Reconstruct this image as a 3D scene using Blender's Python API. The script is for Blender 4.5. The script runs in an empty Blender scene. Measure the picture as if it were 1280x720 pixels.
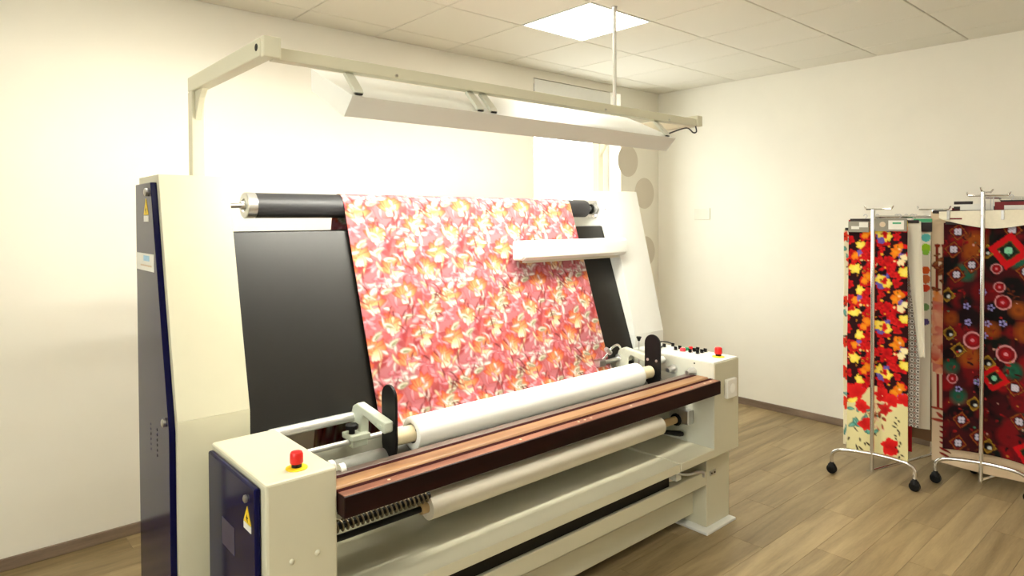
import bpy, bmesh, math, random
import numpy as np
from mathutils import Vector, Matrix

random.seed(7)
SC = bpy.context.scene
COL = SC.collection

# ------------------------------------------------------------------ camera
CAM = (-5.638, -4.102, 1.741)
YAW, PITCH, ROLL = 0.849223, 0.0174886, -0.0045006
FPX, CY = 818.0, 287.57
fw = Vector((math.cos(PITCH)*math.cos(YAW), math.cos(PITCH)*math.sin(YAW), -math.sin(PITCH)))
rt = fw.cross(Vector((0, 0, 1))).normalized()
up = rt.cross(fw)
r2 = math.cos(ROLL)*rt + math.sin(ROLL)*up
u2 = -math.sin(ROLL)*rt + math.cos(ROLL)*up
cd = bpy.data.cameras.new('camera')
cd.sensor_fit = 'HORIZONTAL'; cd.sensor_width = 36.0
cd.lens = 36.0*FPX/1280.0
cd.shift_y = (CY-360.0)/1280.0
cd.clip_start = 0.05; cd.clip_end = 200
cam = bpy.data.objects.new('camera', cd); COL.objects.link(cam)
M = Matrix((r2, u2, -fw)).transposed().to_4x4(); M.translation = CAM
cam.matrix_world = M
SC.camera = cam

# ------------------------------------------------------------------ world, exposure
PANEL_E = 12.0        # ceiling LED panels
TUBE_E = 60.0        # tubes of the inspection lamp
SKY_E = 5.5
w = bpy.data.worlds.new('overcast_sky'); SC.world = w; w.use_nodes = True
bg = w.node_tree.nodes['Background']
bg.inputs[0].default_value = (1.0, 0.98, 0.94, 1); bg.inputs[1].default_value = SKY_E
SC.view_settings.view_transform = 'Standard'
SC.view_settings.look = 'None'
SC.view_settings.gamma = 1.0
SC.view_settings.use_curve_mapping = False
SC.view_settings.exposure = 0.72

# ------------------------------------------------------------------ helpers
def s2l(c):
    return tuple(((v/255.0)/12.92 if v/255.0 <= 0.04045 else ((v/255.0+0.055)/1.055)**2.4) for v in c)

def mat(name, rgb, rough=0.5, metal=0.0, spec=0.5, var=0.06, scale=30.0, bump=0.0, coat=0.0, emit=None, stretch=None, noise_rough=0.0):
    m = bpy.data.materials.new(name); m.use_nodes = True
    nt = m.node_tree; N = nt.nodes; L = nt.links
    b = N['Principled BSDF']
    c = s2l(rgb)
    tc = N.new('ShaderNodeTexCoord'); mp = N.new('ShaderNodeMapping')
    L.new(tc.outputs['Object'], mp.inputs[0])
    if stretch: mp.inputs['Scale'].default_value = stretch
    nz = N.new('ShaderNodeTexNoise'); nz.inputs['Scale'].default_value = scale; nz.inputs['Detail'].default_value = 4
    L.new(mp.outputs[0], nz.inputs['Vector'])
    rp = N.new('ShaderNodeValToRGB')
    rp.color_ramp.elements[0].position = 0.3; rp.color_ramp.elements[1].position = 0.7
    rp.color_ramp.elements[0].color = tuple(v*(1-var) for v in c)+(1,)
    rp.color_ramp.elements[1].color = tuple(min(1, v*(1+var)) for v in c)+(1,)
    L.new(nz.outputs['Fac'], rp.inputs[0]); L.new(rp.outputs[0], b.inputs['Base Color'])
    b.inputs['Roughness'].default_value = rough; b.inputs['Metallic'].default_value = metal
    b.inputs['Specular IOR Level'].default_value = spec
    b.inputs['Coat Weight'].default_value = coat; b.inputs['Coat Roughness'].default_value = 0.08
    if bump:
        bp = N.new('ShaderNodeBump'); bp.inputs['Strength'].default_value = bump; bp.inputs['Distance'].default_value = 0.002
        L.new(nz.outputs['Fac'], bp.inputs['Height']); L.new(bp.outputs[0], b.inputs['Normal'])
    if emit:
        b.inputs['Emission Color'].default_value = s2l(emit[0])+(1,); b.inputs['Emission Strength'].default_value = emit[1]
    return m

def wood_mat(name, dark, light, rough, axis_scale, per_object=0.25, fine=60):
    m = bpy.data.materials.new(name); m.use_nodes = True
    nt = m.node_tree; N = nt.nodes; L = nt.links; b = N['Principled BSDF']
    tc = N.new('ShaderNodeTexCoord'); oi = N.new('ShaderNodeObjectInfo')
    add = N.new('ShaderNodeVectorMath'); add.operation = 'ADD'
    sc = N.new('ShaderNodeVectorMath'); sc.operation = 'SCALE'; sc.inputs['Scale'].default_value = 37.0
    cx = N.new('ShaderNodeCombineXYZ')
    for i in range(3): L.new(oi.outputs['Random'], cx.inputs[i])
    L.new(cx.outputs[0], sc.inputs[0]); L.new(tc.outputs['Object'], add.inputs[0]); L.new(sc.outputs[0], add.inputs[1])
    mp = N.new('ShaderNodeMapping'); mp.inputs['Scale'].default_value = axis_scale
    L.new(add.outputs[0], mp.inputs[0])
    n1 = N.new('ShaderNodeTexNoise'); n1.inputs['Scale'].default_value = 2.2; n1.inputs['Detail'].default_value = 6; n1.inputs['Distortion'].default_value = 0.6
    n2 = N.new('ShaderNodeTexNoise'); n2.inputs['Scale'].default_value = fine; n2.inputs['Detail'].default_value = 3
    L.new(mp.outputs[0], n1.inputs['Vector']); L.new(mp.outputs[0], n2.inputs['Vector'])
    mx = N.new('ShaderNodeMath'); mx.operation = 'MULTIPLY_ADD'; mx.inputs[1].default_value = 0.25
    L.new(n2.outputs['Fac'], mx.inputs[0]); L.new(n1.outputs['Fac'], mx.inputs[2])
    ob = N.new('ShaderNodeMath'); ob.operation = 'MULTIPLY_ADD'; ob.inputs[1].default_value = per_object
    L.new(oi.outputs['Random'], ob.inputs[0]); L.new(mx.outputs[0], ob.inputs[2])
    rp = N.new('ShaderNodeValToRGB')
    rp.color_ramp.elements[0].position = 0.42; rp.color_ramp.elements[0].color = s2l(dark)+(1,)
    rp.color_ramp.elements[1].position = 0.95; rp.color_ramp.elements[1].color = s2l(light)+(1,)
    L.new(ob.outputs[0], rp.inputs[0]); L.new(rp.outputs[0], b.inputs['Base Color'])
    b.inputs['Roughness'].default_value = rough
    bp = N.new('ShaderNodeBump'); bp.inputs['Strength'].default_value = 0.08; bp.inputs['Distance'].default_value = 0.001
    L.new(n2.outputs['Fac'], bp.inputs['Height']); L.new(bp.outputs[0], b.inputs['Normal'])
    return m

def print_mat(name, rough=0.85):
    """printed cloth: the print is stored as colours on the weave grid, a noise adds the weave"""
    m = bpy.data.materials.new(name); m.use_nodes = True
    nt = m.node_tree; N = nt.nodes; L = nt.links; b = N['Principled BSDF']
    at = N.new('ShaderNodeAttribute'); at.attribute_name = 'print'
    tc = N.new('ShaderNodeTexCoord'); nz = N.new('ShaderNodeTexNoise'); nz.inputs['Scale'].default_value = 400
    L.new(tc.outputs['Object'], nz.inputs['Vector'])
    mx = N.new('ShaderNodeMix'); mx.data_type = 'RGBA'; mx.blend_type = 'MULTIPLY'; mx.inputs[0].default_value = 0.12
    L.new(at.outputs['Color'], mx.inputs[6]); L.new(nz.outputs['Color'], mx.inputs[7])
    L.new(mx.outputs[2], b.inputs['Base Color'])
    b.inputs['Roughness'].default_value = rough; b.inputs['Specular IOR Level'].default_value = 0.2
    return m

def glass_mat(name):
    m = bpy.data.materials.new(name); m.use_nodes = True
    nt = m.node_tree; N = nt.nodes; L = nt.links
    N.remove(N['Principled BSDF'])
    t = N.new('ShaderNodeBsdfTransparent'); t.inputs[0].default_value = (0.95, 0.97, 0.97, 1)
    g = N.new('ShaderNodeBsdfGlossy'); g.inputs['Roughness'].default_value = 0.02
    mx = N.new('ShaderNodeMixShader'); mx.inputs[0].default_value = 0.06
    L.new(t.outputs[0], mx.inputs[1]); L.new(g.outputs[0], mx.inputs[2]); L.new(mx.outputs[0], N['Material Output'].inputs[0])
    return m

# --- bmesh shapes (world coordinates)
def box(bm, x0, x1, y0, y1, z0, z1):
    v = [bm.verts.new(p) for p in ((x0,y0,z0),(x1,y0,z0),(x1,y1,z0),(x0,y1,z0),(x0,y0,z1),(x1,y0,z1),(x1,y1,z1),(x0,y1,z1))]
    for f in ((3,2,1,0),(4,5,6,7),(0,1,5,4),(1,2,6,5),(2,3,7,6),(3,0,4,7)):
        bm.faces.new([v[i] for i in f])
def prism(bm, prof, a, b, axis='x'):
    """profile polygon extruded along an axis; profile is (y,z) for x, (x,z) for y, (x,y) for z"""
    def P(p, t):
        return {'x': (t, p[0], p[1]), 'y': (p[0], t, p[1]), 'z': (p[0], p[1], t)}[axis]
    A = [bm.verts.new(P(p, a)) for p in prof]; B = [bm.verts.new(P(p, b)) for p in prof]
    n = len(prof)
    bm.faces.new(A); bm.faces.new(B[::-1])
    for i in range(n):
        j = (i+1) % n; bm.faces.new((A[j], A[i], B[i], B[j]))
def frame_of(d):
    d = Vector(d).normalized()
    a = Vector((0,0,1)) if abs(d.z) < 0.9 else Vector((1,0,0))
    u = d.cross(a).normalized(); return u, d.cross(u).normalized()
def lathe(bm, o, d, prof, n=28):
    """prof: list of (t, r) along direction d from o"""
    o = Vector(o); d = Vector(d).normalized(); u, v = frame_of(d)
    rings = []
    for t, r in prof:
        if r < 1e-6: rings.append([bm.verts.new(o+d*t)])
        else: rings.append([bm.verts.new(o+d*t+(u*math.cos(2*math.pi*i/n)+v*math.sin(2*math.pi*i/n))*r) for i in range(n)])
    for A, B in zip(rings[:-1], rings[1:]):
        for i in range(n):
            j = (i+1) % n
            if len(A) == 1 and len(B) == 1: continue
            if len(A) == 1: bm.faces.new((A[0], B[j], B[i]))
            elif len(B) == 1: bm.faces.new((A[i], A[j], B[0]))
            else: bm.faces.new((A[i], A[j], B[j], B[i]))
def cyl(bm, a, b, r, n=24, rb=None):
    a = Vector(a); b = Vector(b); L = (b-a).length
    rb = r if rb is None else rb
    lathe(bm, a, b-a, [(0,0),(0,r),(L,rb),(L,0)], n)
def tube(bm, pts, r, n=10):
    pts = [Vector(p) for p in pts]
    d0 = (pts[1]-pts[0]).normalized(); u, v = frame_of(d0)
    rings = []
    for i, p in enumerate(pts):
        a = pts[max(i-1, 0)]; b = pts[min(i+1, len(pts)-1)]
        d = (b-a).normalized()
        u = (u-d*u.dot(d)).normalized(); v = d.cross(u)
        rings.append([bm.verts.new(p+(u*math.cos(2*math.pi*k/n)+v*math.sin(2*math.pi*k/n))*r) for k in range(n)])
    for A, B in zip(rings[:-1], rings[1:]):
        for k in range(n):
            j = (k+1) % n; bm.faces.new((A[k], A[j], B[j], B[k]))
    bm.faces.new(rings[0][::-1]); bm.faces.new(rings[-1])
def smooth_path(pts, k=6):
    """Catmull-Rom through the points"""
    P = [Vector(p) for p in pts]; out = []
    for i in range(len(P)-1):
        p0 = P[max(i-1,0)]; p1 = P[i]; p2 = P[i+1]; p3 = P[min(i+2,len(P)-1)]
        for s in range(k):
            t = s/k
            out.append(0.5*((2*p1)+(p2-p0)*t+(2*p0-5*p1+4*p2-p3)*t*t+(3*p1-p0-3*p2+p3)*t*t*t))
    out.append(P[-1]); return out

WORG = {}
def link(o, parent, org):
    COL.objects.link(o); org = Vector(org)
    if parent is not None:
        o.parent = parent; o.location = org-WORG[parent.name]
    else: o.location = org
    WORG[o.name] = org
    return o
def obj(name, bm, m, parent=None, bevel=0.0, smooth=False, seg=2):
    bmesh.ops.recalc_face_normals(bm, faces=bm.faces)
    me = bpy.data.meshes.new(name)
    lo = Vector((min(v.co.x for v in bm.verts), min(v.co.y for v in bm.verts), min(v.co.z for v in bm.verts)))
    hi = Vector((max(v.co.x for v in bm.verts), max(v.co.y for v in bm.verts), max(v.co.z for v in bm.verts)))
    org = Vector(((lo.x+hi.x)/2, (lo.y+hi.y)/2, lo.z))
    for v in bm.verts: v.co -= org
    bm.to_mesh(me); bm.free()
    if smooth:
        me.polygons.foreach_set('use_smooth', [True]*len(me.polygons))
        me.set_sharp_from_angle(angle=math.radians(38))
    me.materials.append(m)
    o = bpy.data.objects.new(name, me)
    if bevel:
        md = o.modifiers.new('edge', 'BEVEL'); md.width = bevel; md.segments = seg; md.limit_method = 'ANGLE'; md.angle_limit = math.radians(40)
    return link(o, parent, org)
def tag(o, label, cat, group=None):
    o['label'] = label; o['category'] = cat
    if group: o['group'] = group
    return o
def thing(name, loc, label, cat, group=None):
    o = bpy.data.objects.new(name, None); o.empty_display_size = 0.1
    link(o, None, loc); return tag(o, label, cat, group)
def struct(o):
    o['kind'] = 'structure'; return o
def NB(): return bmesh.new()
def bx(name, m, parent, *c, bevel=0.0):
    bm = NB(); box(bm, *c); return obj(name, bm, m, parent, bevel)
def cy(name, m, parent, a, b, r, n=24, rb=None, bevel=0.0):
    bm = NB(); cyl(bm, a, b, r, n, rb); return obj(name, bm, m, parent, bevel, True)
def tb(name, m, parent, pts, r, n=10):
    bm = NB(); tube(bm, pts, r, n); return obj(name, bm, m, parent, 0, True)
def lt(name, m, parent, o, d, prof, n=28):
    bm = NB(); lathe(bm, o, d, prof, n); return obj(name, bm, m, parent, 0, True)
def pr(name, m, parent, prof, a, b, axis='x', bevel=0.0):
    bm = NB(); prism(bm, prof, a, b, axis); return obj(name, bm, m, parent, bevel)

# ------------------------------------------------------------------ materials
M_wall = mat('wall_paint', (239, 235, 221), 0.9, var=0.015, scale=3, bump=0.02, spec=0.2)
M_ceil = mat('ceiling_tile', (228, 224, 210), 0.95, var=0.03, scale=220, bump=0.1, spec=0.1)
M_grid = mat('ceiling_grid', (196, 190, 170), 0.6, var=0.02)
M_floor = wood_mat('vinyl_plank', (110, 93, 62), (168, 147, 108), 0.42, (0.55, 6.0, 1.0), 0.22, 30)
M_subfloor = mat('plank_joint', (74, 58, 38), 0.9)
M_base = wood_mat('skirting_wood', (104, 86, 70), (150, 130, 110), 0.5, (1.0, 1.0, 8.0), 0.05, 40)
M_paint = mat('machine_paint_cream', (205, 201, 176), 0.42, var=0.012, scale=8, spec=0.45)
M_paint_w = mat('machine_paint_white', (225, 226, 219), 0.4, var=0.01, scale=8)
M_paint_g = mat('machine_paint_grey', (206, 206, 190), 0.42, var=0.02, scale=8)
M_cast = mat('cast_bracket_grey', (196, 202, 184), 0.45, var=0.06, scale=18, bump=0.05)
M_navy = mat('navy_enamel', (14, 14, 54), 0.13, var=0.05, spec=0.12)
M_black = mat('black_panel', (14, 12, 8), 0.42, var=0.08, scale=5, spec=0.4)
M_blackp = mat('black_plastic', (9, 8, 8), 0.5, var=0.1, spec=0.25)
M_rubber = mat('black_rubber', (38, 38, 40), 0.5, var=0.08, scale=60, bump=0.05)
M_steel = mat('brushed_steel', (200, 200, 200), 0.28, 1.0, var=0.06, scale=40)
M_chrome = mat('chrome', (225, 225, 225), 0.12, 1.0, var=0.02)
M_alu = mat('aluminium', (214, 216, 216), 0.35, 1.0, var=0.04)
M_rollgrey = mat('grey_coated_roller', (120, 120, 112), 0.45, var=0.06, scale=30, spec=0.5)
M_mahog = wood_mat('mahogany', (20, 2, 3), (38, 7, 6), 0.4, (0.8, 10, 10), 0.0, 30)
M_mahog.node_tree.nodes['Principled BSDF'].inputs['Specular IOR Level'].default_value = 0.2
M_oakred = wood_mat('red_brown_wood', (112, 78, 48), (166, 126, 84), 0.4, (0.8, 10, 10), 0.0, 30)
M_ledge = wood_mat('red_ledge_wood', (104, 62, 44), (156, 104, 78), 0.35, (0.8, 10, 10), 0.0, 30)
M_strip = wood_mat('grey_brown_strip', (70, 58, 50), (108, 92, 82), 0.35, (0.8, 10, 10), 0.0, 30)
M_groove = mat('groove_dark', (44, 6, 6), 0.85, spec=0.1)
M_paper = mat('white_backing_paper', (246, 245, 238), 0.6, var=0.008, scale=5)
M_paper2 = mat('cream_paper', (222, 214, 194), 0.65, var=0.02, scale=6)
M_core = mat('cardboard_core', (226, 210, 172), 0.7, var=0.05, scale=20)
M_corebrown = mat('brown_cardboard', (186, 158, 112), 0.7, var=0.08, scale=20)
M_spring = mat('spring_wire', (120, 108, 84), 0.5, 0.6, var=0.1)
M_satin = mat('satin_metal', (226, 226, 222), 0.42, 0.75, var=0.02)
M_red = mat('red_plastic', (214, 26, 22), 0.3, var=0.03)
M_yellow = mat('yellow_plastic', (240, 204, 20), 0.45, var=0.03)
M_green = mat('green_plastic', (40, 150, 100), 0.35, var=0.03)
M_pink = mat('red_button', (226, 60, 70), 0.3, var=0.03)
M_label = mat('label_white', (232, 230, 220), 0.5, var=0.02)
M_labelblue = mat('label_pale_blue', (150, 196, 222), 0.5, var=0.1)
M_labeltan = mat('label_tan', (222, 200, 170), 0.5, var=0.05)
M_labelgrey = mat('label_purple_grey', (62, 54, 78), 0.4, var=0.1)
M_dot = mat('wall_dot_taupe', (212, 203, 186), 0.85, var=0.015, scale=3, spec=0.2)
M_plate = mat('blank_plate', (226, 224, 208), 0.6, var=0.01)
M_frame = mat('window_frame_white', (240, 240, 234), 0.4, var=0.01)
M_blind = mat('blind_cassette', (226, 228, 224), 0.6, var=0.015)
M_glass = glass_mat('window_glass')
M_led = mat('led_diffuser', (250, 250, 245), 0.6, var=0.0, emit=((255, 249, 236), PANEL_E))
M_tube = mat('fluorescent_tube', (250, 250, 245), 0.6, var=0.0, emit=((255, 251, 240), TUBE_E))
M_print = print_mat('printed_cloth')
M_cream = mat('cream_cloth', (236, 230, 208), 0.85, var=0.03, scale=60, bump=0.1, spec=0.2)
M_header = mat('grey_card', (150, 146, 132), 0.7, var=0.04)
M_dkcard = mat('dark_card', (34, 22, 22), 0.6, var=0.06)
M_redcard = mat('dark_red_card', (120, 14, 20), 0.6, var=0.06)
M_grcard = mat('green_card', (70, 170, 120), 0.6, var=0.06)

# ------------------------------------------------------------------ room
XB, YF, H = -7.6, -6.2, 3.02     # rear wall x, front wall y, ceiling height
WX0, WX1, WZ0, WZ1 = -1.775, -0.61, 0.92, 2.95   # window opening in the left wall

fl = struct(bx('floor', M_subfloor, None, XB, 0, YF, 0, -0.06, -0.006))
PL, PW, G = 1.22, 0.185, 0.0016
pm = {}
y = 0.0; row = 0
while y > YF:
    y1 = max(y-PW, YF); x = 0.0-((row*0.41) % PL) - 0.0; first = True
    segs = []; xe = 0.0
    cur = -(((row*0.4137) % 1.0)*PL) or -PL
    segs.append((cur, 0.0)); xe = cur
    while xe > XB:
        n = max(xe-PL, XB); segs.append((n, xe)); xe = n
    for a, b in segs:
        if b-a < 0.02: continue
        key = (round(b-a, 3), round(y-y1, 3))
        if key not in pm:
            bm = NB(); l, wd = (b-a)/2-G/2, (y-y1)/2-G/2
            box(bm, -l, l, -wd, wd, -0.006, 0.0)
            me = bpy.data.meshes.new('plank'); bmesh.ops.recalc_face_normals(bm, faces=bm.faces); bm.to_mesh(me); bm.free(); me.materials.append(M_floor); pm[key] = me
        o = bpy.data.objects.new('plank', pm[key])
        link(o, fl, ((a+b)/2, (y+y1)/2, 0))
    y = y1; row += 1

def wall(name, *boxes):
    bm = NB()
    for b in boxes: box(bm, *b)
    return struct(obj(name, bm, M_wall))
wall('wall_left', (XB-0.3, WX0, 0, 0.3, 0, H+0.1), (WX1, 0.3, 0, 0.3, 0, H+0.1), (WX0, WX1, 0, 0.3, 0, WZ0), (WX0, WX1, 0, 0.3, WZ1, H+0.1))
wall('wall_right', (0, 0.3, YF-0.3, 0, 0, H+0.1))
W3 = (-4.6, -2.2, 0.95, 2.75)      # unseen window added for more daylight, wall left of the camera (y0, y1, z0, z1)
wall('wall_front', (XB-0.3, 0, YF-0.3, YF, 0, H+0.1))
wall('wall_back', (XB-0.3, XB, YF, W3[0], 0, H+0.1), (XB-0.3, XB, W3[1], 0, 0, H+0.1), (XB-0.3, XB, W3[0], W3[1], 0, W3[2]), (XB-0.3, XB, W3[0], W3[1], W3[3], H+0.1))
def skirting(name, *c):
    return struct(bx(name, M_base, None, *c, bevel=0.004))
skirting('baseboard_left', XB, 0, -0.016, 0, 0, 0.062)
skirting('baseboard_right', -0.016, 0, YF, -0.016, 0, 0.062)
skirting('baseboard_front', XB, -0.016, YF, YF+0.016, 0, 0.062)
skirting('baseboard_back', XB, XB+0.016, YF+0.016, -0.016, 0, 0.062)

# ceiling: slab, visible grid, one object per tile
ce = struct(bx('ceiling', M_grid, None, XB, 0, YF, 0, H+0.012, H+0.1))
gx = [0.0]+[-0.335-0.595*k for k in range(13) if -0.335-0.595*k > XB+0.05]+[XB]
gy = [0.0]+[-0.265-0.613*k for k in range(11) if -0.265-0.613*k > YF+0.05]+[YF]
lamps = {(4, 2), (8, 2), (4, 6), (8, 6)}     # cells that hold an LED panel
tm = {}
for i in range(len(gx)-1):
    for j in range(len(gy)-1):
        a, b, c, d = gx[i+1], gx[i], gy[j+1], gy[j]
        if (i, j) in lamps: continue
        key = (round(b-a, 3), round(d-c, 3))
        if key not in tm:
            bm = NB(); l, wd = (b-a)/2-0.0035, (d-c)/2-0.0035
            t = 0.003
            lo = [(-l+t,-wd+t),(l-t,-wd+t),(l-t,wd-t),(-l+t,wd-t)]; hi = [(-l,-wd),(l,-wd),(l,wd),(-l,wd)]
            A = [bm.verts.new((p[0],p[1],0)) for p in lo]; B = [bm.verts.new((p[0],p[1],0.004)) for p in hi]; C = [bm.verts.new((p[0],p[1],0.012)) for p in hi]
            bm.faces.new(A[::-1]); bm.faces.new(C)
            for P, Q in ((A,B),(B,C)):
                for q in range(4): bm.faces.new((P[q],P[(q+1)%4],Q[(q+1)%4],Q[q]))
            bmesh.ops.recalc_face_normals(bm, faces=bm.faces)
            me = bpy.data.meshes.new('ceiling_tile'); bm.to_mesh(me); bm.free(); me.materials.append(M_ceil); tm[key] = me
        o = bpy.data.objects.new('ceiling_tile', tm[key]); link(o, ce, ((a+b)/2, (c+d)/2, H))
LB = {(4, 2): 'square flat LED ceiling panel above the right end of the machine',
      (8, 2): 'square flat LED ceiling panel above the left end of the machine',
      (4, 6): 'square flat LED ceiling panel nearest the fabric racks',
      (8, 6): 'square flat LED ceiling panel behind the camera'}
for (i, j) in sorted(lamps):
    a, b, c, d = gx[i+1]+0.004, gx[i]-0.004, gy[j+1]+0.004, gy[j]-0.004
    t = thing('ceiling_light', ((a+b)/2, (c+d)/2, H), LB[(i, j)], 'ceiling light', 'LED ceiling panels')
    bm = NB(); f = 0.012
    box(bm, a, a+f, c, d, H-0.003, H+0.011); box(bm, b-f, b, c, d, H-0.003, H+0.011)
    box(bm, a+f, b-f, c, c+f, H-0.003, H+0.011); box(bm, a+f, b-f, d-f, d, H-0.003, H+0.011)
    obj('frame', bm, M_frame, t)
    bx('diffuser', M_led, t, a+f, b-f, c+f, d-f, H, H+0.006)

# window in the left wall
wi = thing('window_1', ((WX0+WX1)/2, 0.2, WZ0), 'tall white framed window between machine and room corner', 'window'); del wi['category']; wi['kind'] = 'structure'
bm = NB(); f = 0.07; ya, yb = 0.16, 0.23
box(bm, WX0, WX0+f, ya, yb, WZ0, WZ1); box(bm, WX1-f, WX1, ya, yb, WZ0, WZ1)
box(bm, WX0+f, WX1-f, ya, yb, WZ0, WZ0+f); box(bm, WX0+f, WX1-f, ya, yb, WZ1-f, WZ1)
obj('window_frame', bm, M_frame, wi, 0.004)
bm = NB(); f2 = 0.05; s = 0.02
a, b, c, d = WX0+f, WX1-f, WZ0+f, WZ1-f
box(bm, a, a+f2, ya+s, yb+s, c, d); box(bm, b-f2, b, ya+s, yb+s, c, d); box(bm, a+f2, b-f2, ya+s, yb+s, c, c+f2); box(bm, a+f2, b-f2, ya+s, yb+s, d-f2, d)
obj('window_sash', bm, M_frame, wi, 0.004)
bx('pane', M_glass, wi, a+f2, b-f2, 0.21, 0.216, c+f2, d-f2)
bx('window_sill', M_frame, wi, WX0-0.03, WX1+0.03, -0.04, 0.16, WZ0-0.03, WZ0, bevel=0.006)
def side_window(name, a, b, c, d, fn, lab):
    t = thing(name, fn((a+b)/2, 0, c), lab, 'window'); del t['category']; t['kind'] = 'structure'
    def B(bm, p0, p1, q0, q1, z0, z1):
        u, v = fn(p0, q0, z0), fn(p1, q1, z1)
        box(bm, min(u[0], v[0]), max(u[0], v[0]), min(u[1], v[1]), max(u[1], v[1]), z0, z1)
    bm = NB(); f = 0.07
    for (p0, p1, z0, z1) in ((a, a+f, c, d), (b-f, b, c, d), ((a+b)/2-f/2, (a+b)/2+f/2, c+f, d-f), (a+f, b-f, c, c+f), (a+f, b-f, d-f, d)): B(bm, p0, p1, .16, .23, z0, z1)
    obj('window_frame', bm, M_frame, t, 0.004)
    for (p0, p1) in ((a+f, (a+b)/2-f/2), ((a+b)/2+f/2, b-f)):
        bm = NB(); B(bm, p0, p1, .192, .198, c+f, d-f); obj('pane', bm, M_glass, t)
    return t
side_window('added_window', *W3, lambda p, q, z: (XB-q, p, z), 'wide white framed window, unseen and added for daylight, left of the camera')
rb = thing('roller_blind', ((WX0+WX1)/2, 0.06, 2.72), 'white roller blind cassette across the top of the window', 'blind')
bx('cassette', M_frame, rb, WX0+0.012, WX1-0.14, 0.004, 0.10, 2.70, WZ1-0.004, bevel=0.008)
bx('gap_shade', M_blackp, rb, WX0+0.004, WX0+0.011, 0.006, 0.09, 2.78, 2.90)  # black plate painting in the dark slit beside the cassette
bx('bottom_bar', M_frame, rb, WX0+0.03, WX1-0.16, 0.03, 0.06, 2.66, 2.698, bevel=0.004)

# taupe dots painted on the wall right of the window
for (x, z, lab) in ((-0.50, 2.305, 'round taupe wall dot beside the window, topmost of three'),
                    (-0.235, 1.992, 'round taupe wall dot nearest the room corner, middle of three'),
                    (-0.222, 1.40, 'round taupe wall dot half hidden by the machine, lowest of three')):
    o = lt('wall_dot', M_dot, None, (x, 0.0, z), (0, -1, 0), [(0, 0), (0, 0.156), (0.002, 0.155), (0.002, 0)], 48)
    tag(o, lab, 'wall decal', 'taupe dots on the wall')
pl = thing('wall_plate', (0, -0.52, 1.72), 'small blank cover plate on the wall above the machine end', 'wall plate')
bx('cover', M_plate, pl, -0.008, 0, -0.605, -0.432, 1.722, 1.836, bevel=0.003)
for yy in (-0.595, -0.442): cy('screw', M_alu, pl, (-0.008, yy, 1.779), (-0.0095, yy, 1.779), 0.004, 10)

# ------------------------------------------------------------------ the machine
MC = thing('fabric_inspection_machine', (-3.56, -1.6, 0), 'large cream and navy fabric inspection machine with sloping black board and overhead lamp', 'machine')
CL0, CL1 = -5.005, -4.75      # outer cabinets in x
CR0, CR1 = -2.405, -2.115
prof = [(-1.36, 1.915), (-1.575, 1.02), (-1.575, 0.0), (-1.05, 0.0), (-1.05, 1.915)]
upper = [(-1.36, 1.915), (-1.575, 1.02), (-1.05, 1.02), (-1.05, 1.915)]
lower = [(-1.576, 1.0195), (-1.576, 0.0), (-1.05, 0.0), (-1.05, 1.0195)]
cabL = pr('side_cabinet', M_paint, MC, upper, CL0, CL1, 'x', 0.0015)
pr('cabinet_base', M_paint, cabL, lower, CL0, CL1, 'x', 0.001)
# navy side panel, with kinked front edge
pp = [(-1.335, 1.885), (-1.555, 0.985), (-1.555, 0.03), (-1.09, 0.03), (-1.09, 1.885)]
pr('side_panel', M_navy, cabL, pp, -5.027, CL0, 'x', 0.003)
lt('lock', M_steel, cabL, (-5.027, -1.287, 1.849), (-1, 0, 0), [(0, 0), (0, .016), (.008, .016), (.012, .009), (.012, 0)], 16)
lt('lock', M_steel, cabL, (-5.027, -1.50, 1.008), (-1, 0, 0), [(0, 0), (0, .016), (.008, .016), (.012, .009), (.012, 0)], 16)
def warn(parent, x, yc, z0, hgt, wid, m_parent=None):
    """triangular yellow warning sign above a white text strip, on a face that looks to -x"""
    bm = NB(); prism(bm, [(yc-wid/2, z0+hgt*.3), (yc+wid/2, z0+hgt*.3), (yc, z0+hgt)], x-0.0015, x, 'x'); obj('warning_triangle', bm, M_yellow, parent)
    bm = NB(); c = z0+hgt*.45
    prism(bm, [(yc+.004, c+hgt*.2), (yc-.010, c+hgt*.06), (yc-.002, c+hgt*.06), (yc-.006, c-hgt*.1), (yc+.009, c+hgt*.09), (yc+.001, c+hgt*.09)], x-0.0022, x-0.0015, 'x'); obj('flash_symbol', bm, M_blackp, parent)
    bx('text_strip', M_label, parent, x-0.0015, x, yc-wid/2, yc+wid/2, z0, z0+hgt*.27)
warn(cabL, -5.027, -1.265, 1.735, 0.09, 0.07)
bx('maker_label', M_label, cabL, -5.0285, -5.027, -1.375, -1.095, 1.545, 1.612)
bx('label_print', M_labelblue, cabL, -5.0292, -5.0285, -1.31, -1.22, 1.583, 1.604)
bx('label_line', M_labeltan, cabL, -5.0292, -5.0285, -1.345, -1.17, 1.562, 1.568)
for k in range(6):
    cy('vent_hole', M_blackp, cabL, (-5.0278, -1.386, 0.955-0.0195*k), (-5.0268, -1.386, 0.955-0.0195*k), 0.0055, 10)
    cy('vent_hole', M_labelgrey, cabL, (-5.0278, -1.29, 0.955-0.0195*k), (-5.0268, -1.29, 0.955-0.0195*k), 0.0045, 10)
cabR = pr('side_cabinet', M_paint_w, MC, upper, CR0, CR1, 'x', 0.0015)
pr('cabinet_base', M_paint_w, cabR, lower, CR0, CR1, 'x', 0.001)
pr('side_panel', M_navy, cabR, pp, CR1, CR1+0.022, 'x', 0.003)
cy('pinhole', M_blackp, cabR, (CR0-0.001, -1.335, 1.80), (CR0, -1.335, 1.80), 0.004, 8)
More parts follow.
